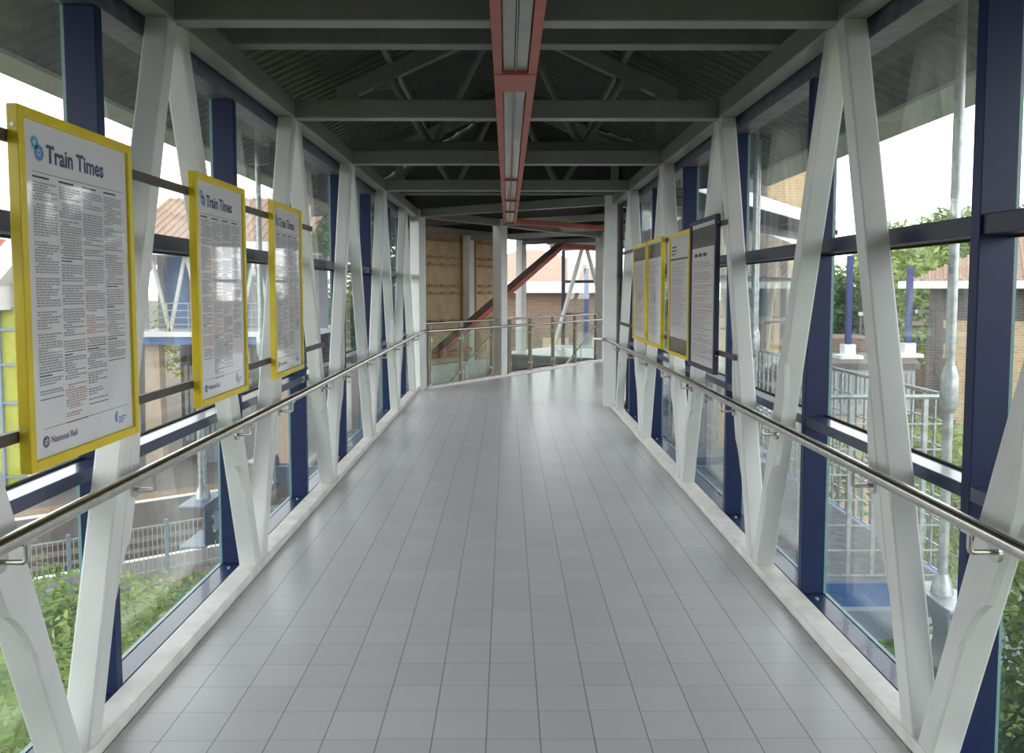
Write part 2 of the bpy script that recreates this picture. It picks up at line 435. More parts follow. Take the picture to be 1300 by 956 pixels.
# ------------------------------------------------------------------ roof
def corrugated(F, a0, a1, o_list, zf, per=.15, amp=.018, th=.02):
    """sheets whose ribs run up the slope; profile steps along a"""
    m = MB(); prof = []
    a = a0
    while a < a1:
        for q, h in ((0, 0), (.30, 0), (.42, 1), (.88, 1)): prof.append((a + q * per, h * amp))
        a += per
    n = len(prof); k = len(o_list)
    for up in (0, th):
        b = len(m.v)
        for (a, h) in prof:
            for o_ in o_list: m.v.append(F(a, o_, zf(o_) + h + up))
        for i in range(n - 1):
            for j in range(k - 1):
                m.f.append([b + i * k + j, b + (i + 1) * k + j, b + (i + 1) * k + j + 1, b + i * k + j + 1]); m.m.append(0)
    return m
ZR = 4.458; SL = .455
m = corrugated(FR, Y0, 15.6, [-3.13, 0, 3.25], lambda x: ZR - SL * abs(x))
o = obj('ceiling', m, deckm, recalc=False)
bm = bmesh.new(); bm.from_mesh(o.data)
bmesh.ops.bisect_plane(bm, geom=bm.verts[:] + bm.edges[:] + bm.faces[:], plane_co=L0 - o.location, plane_no=E2, clear_outer=True)
bm.to_mesh(o.data); bm.free()
tag(o, 'dark ribbed metal roof deck over the straight walkway', 'ceiling', kind='structure')
zf2 = lambda s: 4.55 - .33 * abs(s - .1)
m = corrugated(F2, 0.0, 10.6, [-.7, .1, 4.5], zf2); m2 = corrugated(F2, 3.0, 10.6, [-4.3, -.7], zf2)
m.add(m2.v, m2.f)
m3 = MB(); m3.prism([F2(0, -.7, 3.0), F2(3.2, -.7, 3.0), F2(3.2, -4.3, 3.0)], (0, 0, .03)); m.add(m3.v, m3.f)
tag(obj('ceiling', m, deckm, recalc=False), 'dark ribbed metal roof deck over the turned landing and stairs', 'ceiling', kind='structure')
# eaves boards
for sx, nm, xi, xo in ((-1, 'left', 3.0, 3.13), (1, 'right', 3.03, 3.25)):
    m = MB(); ye = joint_y(sx * 3.13); z0, z1 = ZR - SL * xi - .035, ZR - SL * xo - .035
    m.prism([(sx * xi, Y0, z0), (sx * (xo + .02), Y0, z1), (sx * (xo + .02), Y0, z1 + .12), (sx * xo, Y0, z1 + .12), (sx * xo, Y0, z1 + .03), (sx * xi, Y0, z0 + .03)], (0, ye - Y0, 0))
    tag(obj('trim_%d' % (1 if sx < 0 else 2), m, eavem), 'pale eaves board along the roof edge over the %s' % ('tracks' if sx < 0 else 'steel platform'), 'trim', kind='structure')
m = MB(); m.gbox(F2, 0, 10.6, 4.49, 4.53, 3.0, 3.22)
tag(obj('trim_3', m, fascia), 'white eaves board along the roof of the turned section', 'trim', kind='structure')

# gable infill where the two roofs meet
m = MB(); m.prism([F2(.03, -2.6, 2.97), F2(.03, 5.3, 2.97), F2(.03, 5.3, 3.3), F2(.03, 3.6, 4.2), F2(.03, 2.0, 4.75), F2(.03, .0, 4.75), F2(.03, -2.6, 3.5)], E2 * .03)
tag(obj('trim_4', m, deckm), 'dark infill sheet closing the roof at the turn', 'trim', kind='structure')
for F, y1, nm in ((FL, .09, 'left'), (FR, -.32, 'right')):  # unseen solid side walls, added to cut light on the beam faces
    m = MB(); m.gbox(F, Y0, y1 - .03, 1.60, 1.75, -.3, 3.6)
    tag(obj('wall_' + nm, m, brickR), 'unseen brown brick wall added behind the viewer to dim the beams', 'wall', kind='structure')
m = MB(); m.prism([F2(9.95, q, z) for q, z in ((-3.6, 2.94), (4.4, 2.94), (4.4, 3.13), (.1, 4.56), (-3.6, 3.33))], E2 * .04); m.gbox(F2, .05, 9.99, W2 + .12, W2 + .16, 2.94, 3.40); m.gbox(F2, 3.2, 9.99, SW - .16, SW - .12, 3.0, 3.46)
tag(obj('trim_5', m, deckm), 'dark infill sheets between wall heads and roof of the turned section', 'trim', kind='structure')
p, q = Vector((1.64, 11.05, -.2)), F2(.30, W2 + .10, -.2)
m = MB(); m.prism([p, q, q + Vector((.03, -.03, 0)), p + Vector((.04, 0, 0))], (0, 0, 3.3))
tag(obj('trim_6', m, navyd), 'dark navy corner closer behind the column at the turn', 'trim', kind='structure')
p, q = Vector((-1.68, 13.28, -3.4)), F2(3.2, SW - .2, -3.4)
m = MB(); m.prism([p, q, q + Vector((0, .05, 0)), p + Vector((0, .05, 0))], (0, 0, 6.9))
tag(obj('wall_stair_end', m, cream), 'pale end wall of the stairwell behind the corner column', 'wall', kind='structure')
m = MB(); m.prism([(-3.1, Y0 - .06, -.3), (3.1, Y0 - .06, -.3), (3.1, Y0 - .06, 3.05), (0, Y0 - .06, 4.46), (-3.1, Y0 - .06, 3.05)], (0, .05, 0))  # unseen end wall, added to block skylight from behind
tag(obj('wall_back_blocker', m, brickR), 'unseen wall added behind the viewer to keep light off the beams', 'wall', kind='structure')

# ------------------------------------------------------------------ roof trusses
RB = 4.198                                        # rafter underside at the ridge
for i, y in enumerate((4.44, 7.98, 11.25)):
    T = thing('roof_truss', 'grey roof truss with round struts, %s from the near end' % ordn[i], 'roof truss', (0, y, 2.963), 'roof trusses')
    xe = 1.60
    m = MB(); m.box(-xe, xe, y - .055, y + .055, 2.963, 3.093); obj('tie_beam', m, steelg, T, .005)
    for s in (-1, 1):
        m = MB()
        m.prism([(s * 0.0, y - .045, RB), (s * 1.66, y - .045, RB - SL * 1.66), (s * 1.66, y - .045, RB - SL * 1.66 + .155), (0, y - .045, RB + .155)], (0, .09, 0))
        obj('rafter', m, steelg, T, .005)
        m = MB(); m.tube([(s * 1.13, y, RB - SL * 1.13 + .02), (s * .767, y, 3.085)], .040, 14); obj('strut', m, steelg, T, smooth=True)
        m = MB(); m.tube([(s * .70, y, 3.085), (s * .17, y, RB - SL * .17 + .02)], .040, 14); obj('strut', m, steelg, T, smooth=True)
        m = MB(); m.box(s * 1.49 - .05, s * 1.49 + .05, y - .05, y + .05, 3.09, RB - SL * 1.49 + .02); obj('upright', m, steelg, T, .004)
        m = MB(); m.box(s * 1.18 - .12, s * 1.18 + .12, y - .006, y + .006, 3.60, 3.72); obj('gusset', m, steelg, T)
    m = MB(); m.box(-.022, .022, y - .02, y + .02, 3.09, RB + .02); obj('king_post', m, slate, T)
pn = 0
for x in (-1.13, 0, 1.13):
    m = MB(); zt = RB + .155 - SL * abs(x); ye = joint_y(x) - .1
    m.box(x - .03, x + .03, Y0, ye, zt, zt + .085 if x else zt + .06)
    # little cleats under the purlin
    for y in (2.7, 6.2, 9.6): m.box(x - .05, x + .05, y - .05, y + .05, zt - .012, zt + .01)
    nm = {-2.25: 'on the lower slope over the poster wall', -1.13: 'halfway up the slope over the poster wall', 0: 'along the ridge', 1.13: 'halfway up the slope over the navy framed board', 2.25: 'on the lower slope over the navy framed board'}[x]
    tag(obj('purlin', m, steelg), 'long grey roof purlin ' + nm, 'purlin', 'roof purlins')

# ------------------------------------------------------------------ red light trunking
def trunk(path, label, name='light_trunking', joiners=(), hw=.105, zt=.085):
    """red channel pair round grey linear fittings; path = underside centre points"""
    a = Vector(path[0]); T = thing(name, label, 'light trunking', a)
    for i in range(len(path) - 1):
        p, q = Vector(path[i]), Vector(path[i + 1]); d = (q - p).normalized()
        sd = d.cross(Vector((0, 0, 1))).normalized(); up = sd.cross(d)
        for s in (-1, 1):
            m = MB(); c = sd * s * (hw - .021)
            m.obox(p + c + up * (zt / 2), q + c + up * (zt / 2), .042, zt)
            obj('side_channel', m, redm, T, .004)
        m = MB(); m.obox(p + up * (zt - .008), q + up * (zt - .008), 2 * hw - .085, .014); obj('spine', m, lensm, T)
        m = MB()
        for s in (-1, 1): m.obox(p + sd * s * .032 + up * .045, q + sd * s * .032 + up * .045, .054, .056)
        m.obox(p + up * .03, q + up * .03, .006, .05)
        obj('light_fitting', m, lensm, T, .012)
        L = (q - p).length
        for j in joiners:
            if j[0] < L and i == 0:
                m = MB(); m.obox(p + d * j[0] + up * .035, p + d * (j[0] + j[1]) + up * .035, 2 * hw - .003, .078)
                obj('joiner', m, redm, T, .003)
    for e, dd in ((path[0], 1), (path[-1], -1)):
        e = Vector(e); q = Vector(path[1] if dd > 0 else path[-2]); d = (q - e).normalized()
        m = MB(); m.obox(e - d * .006 + Vector((0, 0, .042)), e + d * .012 + Vector((0, 0, .042)), 2 * hw, .088); obj('end_cap', m, redm, T)
    return T
ZT = 2.705
TX = .040
LT = trunk([(TX - .0, -1.2, ZT), (TX, 12.95, ZT)], 'red light trunking with grey fittings hung along the middle of the roof',
      joiners=((5.20, .34), (9.05, .04), (10.9, .05), (12.3, .05)))
for y in NT[5:9]:
    m = MB(); m.box(TX - .012, TX + .012, y - .02, y + .02, 2.789, 2.834); obj('hanger_rod', m, galv, LT)
trunk([(.16, 13.06, ZT), (1.95, 14.75, ZT), (3.2, 16.2, ZT)], 'red trunking branching off towards the corner column at the turn', hw=.075)
e0 = Vector((2.35, 21.0, 2.70)); e1 = Vector((1.36, 20.45, 2.70)); dv = E2 * -1
e2 = Vector((-.77, 17.25, .92)); e3 = Vector((-1.45, 16.25, .28)); e4 = Vector((-2.8, 17.6, .16))
trunk([F2(9.6, -1.6, 2.70), e1, e3], 'dark red trunking sloping down beside the stairs behind the balustrade', hw=.12, zt=.12)
trunk([F2(5.45, SW + .15, .16), F2(3.5, SW + .15, .05)], 'short red trunking low on the tan wall beyond the balustrade glass', hw=.06)

# ------------------------------------------------------------------ handrails
RX, RZ, RR = 1.372, .962, .0245
def bracket(T, F, a, z0=.878):
    b = MB()
    b.disc(F(a, 1.450, z0), F(0, 1, 0) - F(0, 0, 0), .030, .012, 20)
    b.tube([F(a, 1.445, z0), F(a, RX + .012, z0), F(a, RX + .003, z0 + .004), F(a, RX, z0 + .014), F(a, RX, RZ - .020)], .0085, 10)
    b.gbox(F, a - .03, a + .03, RX - .012, RX + .012, RZ - .028, RZ - .018)
    obj('bracket', b, steel, T, smooth=True)
def rail_brackets(T, F, a1):
    for b in (NBL if F is FL else NB):
        for t in (NTL if F is FL else NT):
            if abs(abs(b - t) - 1.0) < .17:
                sg = 1 if t > b else -1
                fb, ft = b + sg * .058, t - sg * .058
                a = fb + (ft - fb) * (.878 - .045) / 2.79 + sg * .085
                if a < a1: bracket(T, F, a)
T = thing('handrail', 'stainless handrail under the yellow boards, carrying on along the glass balustrade', 'handrail', (-RX, 6, .9), 'stainless handrails')
m = MB()
lend = F2(.22, .10, RZ); k0 = Vector((-RX, lend.y - .18, RZ))
m.tube([(-RX, -.9, RZ), (-RX, k0.y - .10, RZ), (-RX + .012, k0.y + .02, RZ), F2(.16, .08, RZ), F2(.32, .10, RZ), F2(6.36, .10, RZ)], RR, 20)
obj('rail', m, steel, T, smooth=True); rail_brackets(T, FL, 12.95)
T2 = T
T = thing('handrail', 'stainless handrail running under the tall navy framed board', 'handrail', (RX, 5, .9), 'stainless handrails')
m = MB(); m.tube([(RX, -.9, RZ), (RX, 10.75, RZ), (RX - .01, 10.95, RZ), (RX - .05, 11.10, RZ), (RX - .14, 11.24, RZ)], RR, 20)
obj('rail', m, steel, T, smooth=True); rail_brackets(T, FR, 10.9)

# ------------------------------------------------------------------ glass balustrade
B = thing('glass_balustrade', 'glass and stainless balustrade guarding the stairwell', 'balustrade', F2(3.2, 0, 0))
m = MB(); m.gbox(F2, .08, 6.9, -.075, .075, -.05, .045); obj('kerb', m, curbw, B, .005)
m = MB(); m.tube([F2(.1, -.01, 1.085), F2(6.8, -.01, 1.085)], .021, 16); obj('top_rail', m, steel, B, smooth=True)
posts = [.20, 1.08, 2.03, 2.62, 3.36, 4.25, 5.19, 6.17]
for t in posts:
    m = MB()
    for ds in (-.018, .018): m.gbox(F2, t + ds - .006, t + ds + .006, -.035, .030, .04, 1.07)
    m.gbox(F2, t - .04, t + .04, -.05, .05, .040, .055)
    obj('post', m, steel, B, .002)
    m = MB(); m.tube([F2(t, .02, .90), F2(t, .10, .90), F2(t, .10, .94)], .008, 8); obj('rail_bracket', m, steel, B)
for a, b in zip(posts[:-1], posts[1:]):
    if b - a < .7: continue
    m = MB(); m.gbox(F2, a + .05, b - .05, -.006, .006, .10, .88); obj('glass_panel', m, bglass, B)
    m = MB()
    for t in (a + .045, b - .045):
        for z in (.20, .80): m.gbox(F2, t - .03, t + .03, -.016, .016, z - .022, z + .022)
    obj('clamp', m, steel, B, .003)

# ------------------------------------------------------------------ stairwell: tan wall, stairs
T = thing('panel_wall', 'tan timber panel wall with horizontal battens across the stairwell', 'panel wall', F2(4, SW - .2, -3.2))
for t0, t1 in ((3.2, 5.59), (5.59, 7.22)):
    m = MB(); m.gbox(F2, t0, t1, SW - .22, SW - .16, -.22, 3.02)
    obj('panel', m, tan, T)
    m = MB()
    for z in (.90, 1.55, 1.72, 2.22, 2.40, 2.80):
        m.gbox(F2, t0, t1, SW - .17, SW - .125, z - .022, z + .022)
        for k in range(int((t1 - t0) / .42)):
            m.gbox(F2, t0 + .2 + .42 * k, t0 + .32 + .42 * k, SW - .128, SW - .10, z + .005, z + .045)
    obj('batten', m, tand, T)
    m = MB()
    for t in (t0 + .5, t1 - .12): m.gbox(F2, t - .02, t + .02, SW - .165, SW - .14, -.2, 2.9)
    obj('cover_strip', m, tand, T)
m = MB(); m.gbox(F2, 3.2, 7.85, SW - .12, SW + .08, -.62, -.10)
tag(obj('spandrel_beam', m, curbw), 'white spandrel beam at the foot of the tan panel wall', 'beam')
m = MB(); m.gbox(F2, 3.2, 9.8, SW - .2, SW - .12, -3.4, -.62)
tag(obj('wall_stairwell', m, cream), 'pale lower wall of the stairwell', 'wall', kind='structure')
m = MB(); m.gbox(F2, 2.9, 9.8, SW - .2, -.08, -2.6, -2.42)
tag(obj('floor_lower', m, slabm), 'lower landing of the stairwell', 'floor', kind='structure')
S = thing('staircase', 'steel staircase going down behind the glass balustrade', 'stairs', F2(6.9, -1.6, -2.42))
nst = 13
m = MB()
for k in range(nst):
    m.gbox(F2, 6.9 - .30 * (k + 1), 6.9 - .30 * k + .02, -2.9, -.35, -.18 * (k + 1) - .04, -.18 * (k + 1))
    m.gbox(F2, 6.9 - .30 * k - .02, 6.9 - .30 * k, -2.9, -.35, -.18 * (k + 1), -.18 * k - .04)
obj('treads', m, tread, S)
for s in (-2.95, -.30):
    m = MB(); m.prism([F2(6.9, s, .02), F2(6.9 - .3 * nst, s, .02 - .18 * nst), F2(6.9 - .3 * nst, s, -.32 - .18 * nst), F2(6.9, s, -.32)], N2 * .04)
    obj('stringer', m, white, S)
    m = MB(); m.tube([F2(7.3, s, .92), F2(6.9, s, .92), F2(6.9 - .3 * nst, s, .92 - .18 * nst)], .021, 12); obj('stair_rail', m, steel, S, smooth=True)
    for k in range(0, nst + 1, 3):
        m = MB(); m.tube([F2(6.9 - .3 * k, s + .02, -.18 * k), F2(6.9 - .3 * k, s, .92 - .18 * k)], .015, 8); obj('stair_post', m, steel, S)

# ------------------------------------------------------------------ end wall & outer wall of the turned section
ET = 9.8
def FE(a, o_, z): return F2(ET - 1.51 + o_, a - 3.4, z)          # a runs along the end wall
side_truss(FE, [.1, 2.13, 4.16, 6.19], [1.115, 3.145, 5.175], 0.0, 6.75, 'white zigzag steel truss of the far end wall beyond the stairs', haunch=False)
for i, a in enumerate((.35, 2.0, 3.65, 5.3)):
    window_bay(FE, a, a + 1.65, OFF, 'far end glazing bay beyond the stairs, %s from the tan wall' % ordn[i], False)
def FW(a, o_, z): return F2(a, W2 - 1.51 + o_, z)
side_truss(FW, [1.2, 3.23, 5.26, 7.29, 9.3], [2.215, 4.245, 6.275, 8.305], .15, 9.75, 'white zigzag steel truss on the outer wall of the turned section', haunch=False)
for i, a in enumerate((.35, 1.92, 3.49, 5.06, 6.63, 8.2)):
    window_bay(FW, a, a + 1.57, OFF, 'glazing bay on the outer wall of the turned section, %s past the corner column' % ordn[i], False)

p = F2(7.1, .55, 2.62)
T = thing('speaker_box', 'small black speaker box hanging under the roof above the balustrade end', 'speaker', p)
m = MB(); m.box(p.x - .09, p.x + .09, p.y - .08, p.y + .08, 2.50, 2.68); obj('body', m, navyd, T, .006)
m = MB(); m.tube([(p.x, p.y, 2.68), (p.x, p.y, 3.9)], .012, 8); obj('hanger', m, galv, T)
# ------------------------------------------------------------------ poster boards
def text_into(mb, body, size, mapf, mi, bold=0):
    cu = bpy.data.curves.new('lettering', 'FONT'); cu.body = body; cu.size = size; cu.offset = bold; cu.resolution_u = 3
    o = bpy.data.objects.new('lettering', cu); C.objects.link(o)
    me = bpy.data.meshes.new_from_object(o.evaluated_get(bpy.context.evaluated_depsgraph_get()))
    mb.add([mapf(v.co.x, v.co.y) for v in me.vertices], [tuple(p.vertices) for p in me.polygons], mi)
    w = max((v.co.x for v in me.vertices), default=0)
    bpy.data.objects.remove(o); bpy.data.curves.remove(cu); bpy.data.meshes.remove(me)
    return w

def board(side, y0, y1, z0, z1, frame_mat, label, group, style, seed):
    """side -1: on the poster wall, +1: opposite; y0<y1"""
    xs = 1.40
    rnd = random.Random(seed)
    yc = (y0 + y1) / 2; W = y1 - y0; H = z1 - z0; fw = .032
    Bd = thing('poster_frame', label, 'notice board', (side * xs, yc, z0), group)
    F = FL if side < 0 else FR
    # reading direction runs away from the camera on the left wall and towards it on the right wall
    def P(u, v, h=0):
        y = y0 + u if side < 0 else y1 - u
        return F(y, xs + .012 - h, z0 + v)
    def Q(mb, u0, u1, v0, v1, h, mi): mb.add([P(u0, v0, h), P(u1, v0, h), P(u1, v1, h), P(u0, v1, h)], [(0, 1, 2, 3)], mi)
    m = MB()
    m.gbox(F, y0, y0 + fw, xs, xs + .036, z0, z1); m.gbox(F, y1 - fw, y1, xs, xs + .036, z0, z1)
    m.gbox(F, y0 + fw, y1 - fw, xs, xs + .036, z0, z0 + fw); m.gbox(F, y0 + fw, y1 - fw, xs, xs + .036, z1 - fw, z1)
    obj('frame', m, frame_mat, Bd, .004)
    m = MB(); m.gbox(F, y0 + fw - .004, y1 - fw + .004, xs + .012, xs + .034, z0 + fw - .004, z1 - fw + .004)
    obj('poster_sheet', m, paper, Bd)
    for z in (z1 - .06, z0 + .13):
        m = MB(); m.disc(F(y0, xs + .018, z), (0, 1, 0), .006, .004, 8); obj('frame_screw', m, galv, Bd)
    h = .0012
    m = MB()
    if style == 'times':
        # heading and rules
        um0, um1 = fw + .045, W - fw - .03
        top = H - fw
        vr = top - .150
        Q(m, um0, um1, vr, vr + .0018, h, 1)
        cw = (um1 - um0) / 4
        for c in range(4):
            u0, u1 = um0 + c * cw, um0 + (c + 1) * cw - .012
            Q(m, u0, u0 + cw * .62, vr - .016, vr - .010, h, 1)
            v = vr - .032
            bot = [.225, .135, .175, .30][c] + rnd.uniform(-.01, .01)
            red = 0
            block = rnd.randint(5, 12)
            while v > bot:
                if block <= 0:
                    block = rnd.randint(3, 14); k = rnd.random()
                    if k < .30 and v < vr - .25:
                        Q(m, u0, u1, v, v + .0028, h, 1); v -= .010
                        Q(m, u0, u0 + cw * rnd.uniform(.3, .6), v, v + .004, h, 1)
                    red = 2 if (rnd.random() < .22 and v < .55) else 0
                    v -= rnd.uniform(.006, .014)
                u = u0 + (0 if rnd.random() < .8 else .015)
                end = u1 if rnd.random() < .72 else u0 + (u1 - u0) * rnd.uniform(.35, .9)
                while u < end - .006:
                    L = min(rnd.uniform(.008, .024), end - u)
                    Q(m, u, u + L, v, v + .0043, h, red); u += L + .0035
                v -= .0083; block -= 1
            Q(m, u0, u1, bot - .012, bot - .0095, h, 1)
        Q(m, um0 + .012, um1, .118, .1195, h, 1)
        obj('timetable_print', m, [inkg, inkb, inkr], Bd, recalc=False)
        m = MB()
        text_into(m, 'Train Times', .076, lambda x, y: P(um0 + .078 + x * .94, top - .112 + y, h), 0, .0020)
        obj('heading', m, inkn, Bd, recalc=False)
        # two-ring emblem
        m = MB()
        def ring(cu, cv, r0, r1, mi):
            n = 26
            for i in range(n):
                a, b = 2 * math.pi * i / n, 2 * math.pi * (i + 1) / n
                m.add([P(cu + r0 * math.cos(a), cv + r0 * math.sin(a), h), P(cu + r1 * math.cos(a), cv + r1 * math.sin(a), h),
                       P(cu + r1 * math.cos(b), cv + r1 * math.sin(b), h), P(cu + r0 * math.cos(b), cv + r0 * math.sin(b), h)], [(0, 1, 2, 3)], mi)
        ring(um0 + .018, top - .062, .008, .019, 0); ring(um0 + .040, top - .090, .010, .024, 1)
        ring(um0 + .040, top - .090, .0, .005, 1)
        obj('emblem', m, [inkteal, inkblue], Bd, recalc=False)
        # footer: roundel with double arrow, lettering, small blue mark
        m = MB(); cu_, cv_ = um0 + .022, .079; n = 24
        for i in range(n):
            a, b = 2 * math.pi * i / n, 2 * math.pi * (i + 1) / n
            m.add([P(cu_, cv_, h), P(cu_ + .018 * math.cos(a), cv_ + .018 * math.sin(a), h), P(cu_ + .018 * math.cos(b), cv_ + .018 * math.sin(b), h)], [(0, 1, 2)], 0)
        for dv in (-.0035, .0035): Q(m, cu_ - .012, cu_ + .012, cv_ + dv - .0014, cv_ + dv + .0014, h * 1.6, 1)
        for sg in (-1, 1):
            m.add([P(cu_ - sg * .001, cv_ + sg * .0105, h * 1.6), P(cu_ + sg * .004, cv_ + sg * .0105, h * 1.6), P(cu_ + sg * .0115, cv_ + sg * .0035, h * 1.6), P(cu_ + sg * .0065, cv_ + sg * .0035, h * 1.6)], [(0, 1, 2, 3)], 1)
        text_into(m, 'National Rail', .029, lambda x, y: P(um0 + .050 + x, .070 + y, h), 0, .0003)
        obj('footer_lettering', m, [inkn, paper], Bd, recalc=False)
        m = MB(); cu_, cv_ = um1 - .085, .085
        for a0 in (0, 1):
            for i in range(10):
                a, b = math.pi * (.5 + .09 * i), math.pi * (.5 + .09 * (i + 1)); r = .022 - a0 * .009
                m.add([P(cu_ + r * math.cos(a), cv_ + r * math.sin(a), h), P(cu_ + (r - .006) * math.cos(a), cv_ + (r - .006) * math.sin(a), h),
                       P(cu_ + (r - .006) * math.cos(b), cv_ + (r - .006) * math.sin(b), h), P(cu_ + r * math.cos(b), cv_ + r * math.sin(b), h)], [(0, 1, 2, 3)], 0)
        for k in range(3): Q(m, cu_ + .004, cu_ + .062 - .012 * k, cv_ - .006 - .009 * k, cv_ - .001 - .009 * k, h, 0)
        obj('footer_mark', m, inkblue, Bd, recalc=False)
    else:
        top = H - fw
        if style == 'navy':
            k_ = MB(); Q(k_, fw, W - fw, top - .175, top - .03, h, 0); obj('header_band', k_, posterdark, Bd, recalc=False); hv = top - .26
            k_ = MB()
            for k in range(3): Q(k_, fw + .09 + .13 * k, fw + .19 + .13 * k, hv + .02, hv + .045, h, 0)
            obj('notice_heading', k_, inkb, Bd, recalc=False)
        elif style == 'band':
            k_ = MB(); Q(k_, fw, W - fw, top - .145, top - .012, h, 0); obj('header_band', k_, posterdark, Bd, recalc=False); hv = top - .17
        else:
            k_ = MB(); Q(k_, fw, W - fw, top - .195, top - .18, h, 0); obj('header_rule', k_, posterdark, Bd, recalc=False)
            k_ = MB(); Q(k_, fw, W - fw, fw, fw + .12, h, 0); obj('footer_band', k_, posterdark, Bd, recalc=False); hv = top - .21
            k_ = MB()
            for k in range(3): Q(k_, fw + .05, fw + .25 - .03 * k, top - .09 - .03 * k, top - .078 - .03 * k, h, 0)
            obj('notice_heading', k_, inkb, Bd, recalc=False)
        v = hv - .02
        while v > (.22 if style == 'rows' else .10):
            if rnd.random() < .2: v -= .012
            u, end = fw + .05, (W - fw - .05) * rnd.uniform(.6, 1)
            mi = 2 if rnd.random() < .08 else 0
            while u < end - .01:
                L = min(rnd.uniform(.012, .05), end - u); Q(m, u, u + L, v, v + .006, h, mi); u += L + .007
            v -= .0165
        if style == 'band':
            k_ = MB()
            for k in range(8):
                a, b = 2 * math.pi * k / 8, 2 * math.pi * (k + 1) / 8
                cu_, cv_ = W * .5, H * .46
                k_.add([P(cu_, cv_, h * 1.5), P(cu_ + .045 * math.cos(a), cv_ + .045 * math.sin(a), h * 1.5), P(cu_ + .045 * math.cos(b), cv_ + .045 * math.sin(b), h * 1.5)], [(0, 1, 2)], 0)
        if style == 'band': obj('round_mark', k_, inkg, Bd, recalc=False)
        obj('notice_print', m, [inkg, inkb, inkr, posterdark], Bd, recalc=False)
    return Bd
board(-1, 2.345, 3.045, 1.112, 2.190, yellow, 'nearest and largest looking yellow framed Train Times board, logo and heading legible', 'yellow Train Times boards', 'times', 3)
board(-1, 3.655, 4.345, 1.112, 2.190, yellow, 'middle yellow framed Train Times board of the three on the track side', 'yellow Train Times boards', 'times', 5)
board(-1, 4.860, 5.535, 1.112, 2.190, yellow, 'farthest yellow framed Train Times board of the three on the track side', 'yellow Train Times boards', 'times', 8)
board(1, 5.43, 6.19, 1.075, 2.165, navyd, 'tall notice board in a thick dark navy frame', 'notice boards opposite the timetables', 'navy', 11)
board(1, 6.22, 6.99, 1.100, 2.125, yellow, 'yellow framed notice board next to the navy one, dark strip at its foot', 'notice boards opposite the timetables', 'rows', 12)
board(1, 7.32, 8.07, 1.110, 2.135, yellow, 'yellow framed notice board with dark header, second past the navy one', 'notice boards opposite the timetables', 'band', 13)
board(1, 8.16, 8.98, 1.110, 2.135, yellow, 'yellow framed notice board with dark header nearest the turn', 'notice boards opposite the timetables', 'band', 14)
for F, a0, a1, b0, b1, nm in ((FL, -1.2, 5.98, -1.2, 6.33, 'behind the three Train Times boards'), (FR, 5.33, 10.0, 5.05, 10.35, 'behind the navy framed board and its neighbours')):
    for z, p, q, w in ((2.10, a0, a1, 'upper'), (1.224, b0, b1, 'lower')):
        m = MB(); m.gbox(F, p, q, 1.4365, 1.4545, z - .017, z + .017)
        tag(obj('mounting_bar', m, barm), '%s brown flat mounting bar %s' % (w, nm), 'mounting bar', 'board mounting bars')

# ------------------------------------------------------------------ outside: galvanised poles on blue brackets
def pole(side, y, label, x=2.45, twin=False, z1=None):
    F = FL if side < 0 else FR
    T = thing('eaves_post', label, 'post', F(y, x, -.35), 'galvanised eaves posts')
    z1 = z1 or (ZR - SL * x - .06)
    for d in ((-.04, .04) if twin else (0,)):
        r = .018 if twin else .026
        m = MB(); m.tube([F(y + d, x, -.02), F(y + d, x, z1)], r, 12); obj('pole', m, galv, T, smooth=True)
    if not twin:
        m = MB(); m.tube([F(y, x, .98), F(y, x, 1.02), F(y, x, 1.18), F(y, x, 1.24)], [.028, .046, .046, .028], 14); obj('sleeve', m, galv, T, smooth=True)
    m = MB(); m.tube([F(y, x, -.03), F(y, x, .03), F(y, x, .08)], [.06, .05, .03], 14); obj('foot', m, galv, T, smooth=True)
    # outrigger: short channel along the walkway, oval hole in its web
    m = MB(); n = 24; outer = []; inner = []; xw = x - .10; zc = -.20
    for i in range(n):
        a = 2 * math.pi * i / n; ca, sa = math.cos(a), math.sin(a)
        k = 1 / max(abs(ca) / .22, abs(sa) / .16)
        outer.append((y - .04 + k * ca, zc + k * sa)); inner.append((y - .04 + .075 * ca, zc + .095 * sa))
    for xx in (xw - .006, xw + .006):
        for ring in (outer, inner): m.v += [F(p, xx, z) for p, z in ring]
    for i in range(n):
        j = (i + 1) % n
        for q in ([i, j, n + j, n + i], [2 * n + i, 2 * n + j, 3 * n + j, 3 * n + i], [i, j, 2 * n + j, 2 * n + i], [n + i, n + j, 3 * n + j, 3 * n + i]):
            m.f.append(q); m.m.append(0)
    obj('outrigger_web', m, frameg, T)
    for zz in (-.042, -.362):
        m = MB(); m.gbox(F, y - .26, y + .18, xw, x + .10, zz, zz + .014); obj('outrigger_flange', m, galv if side > 0 else frameg, T)
    m = MB(); m.gbox(F, y - .03, y + .03, 1.76, xw, -.28, -.12); obj('outrigger_arm', m, frameg, T)
pole(1, 4.36, 'galvanised post with sleeve outside, in front of the yellow brick tower', x=2.42)
pole(1, 7.98, 'galvanised post with sleeve outside, seen between the nearer white diagonals')
pole(1, 8.45, 'slim galvanised post just beyond the sleeved post by the platform', x=2.62)
pole(-1, 6.42, 'twin slim galvanised posts outside on an outrigger with an oval hole', x=2.46, twin=True)
pole(-1, 8.0, 'galvanised post outside behind the middle timetable board')

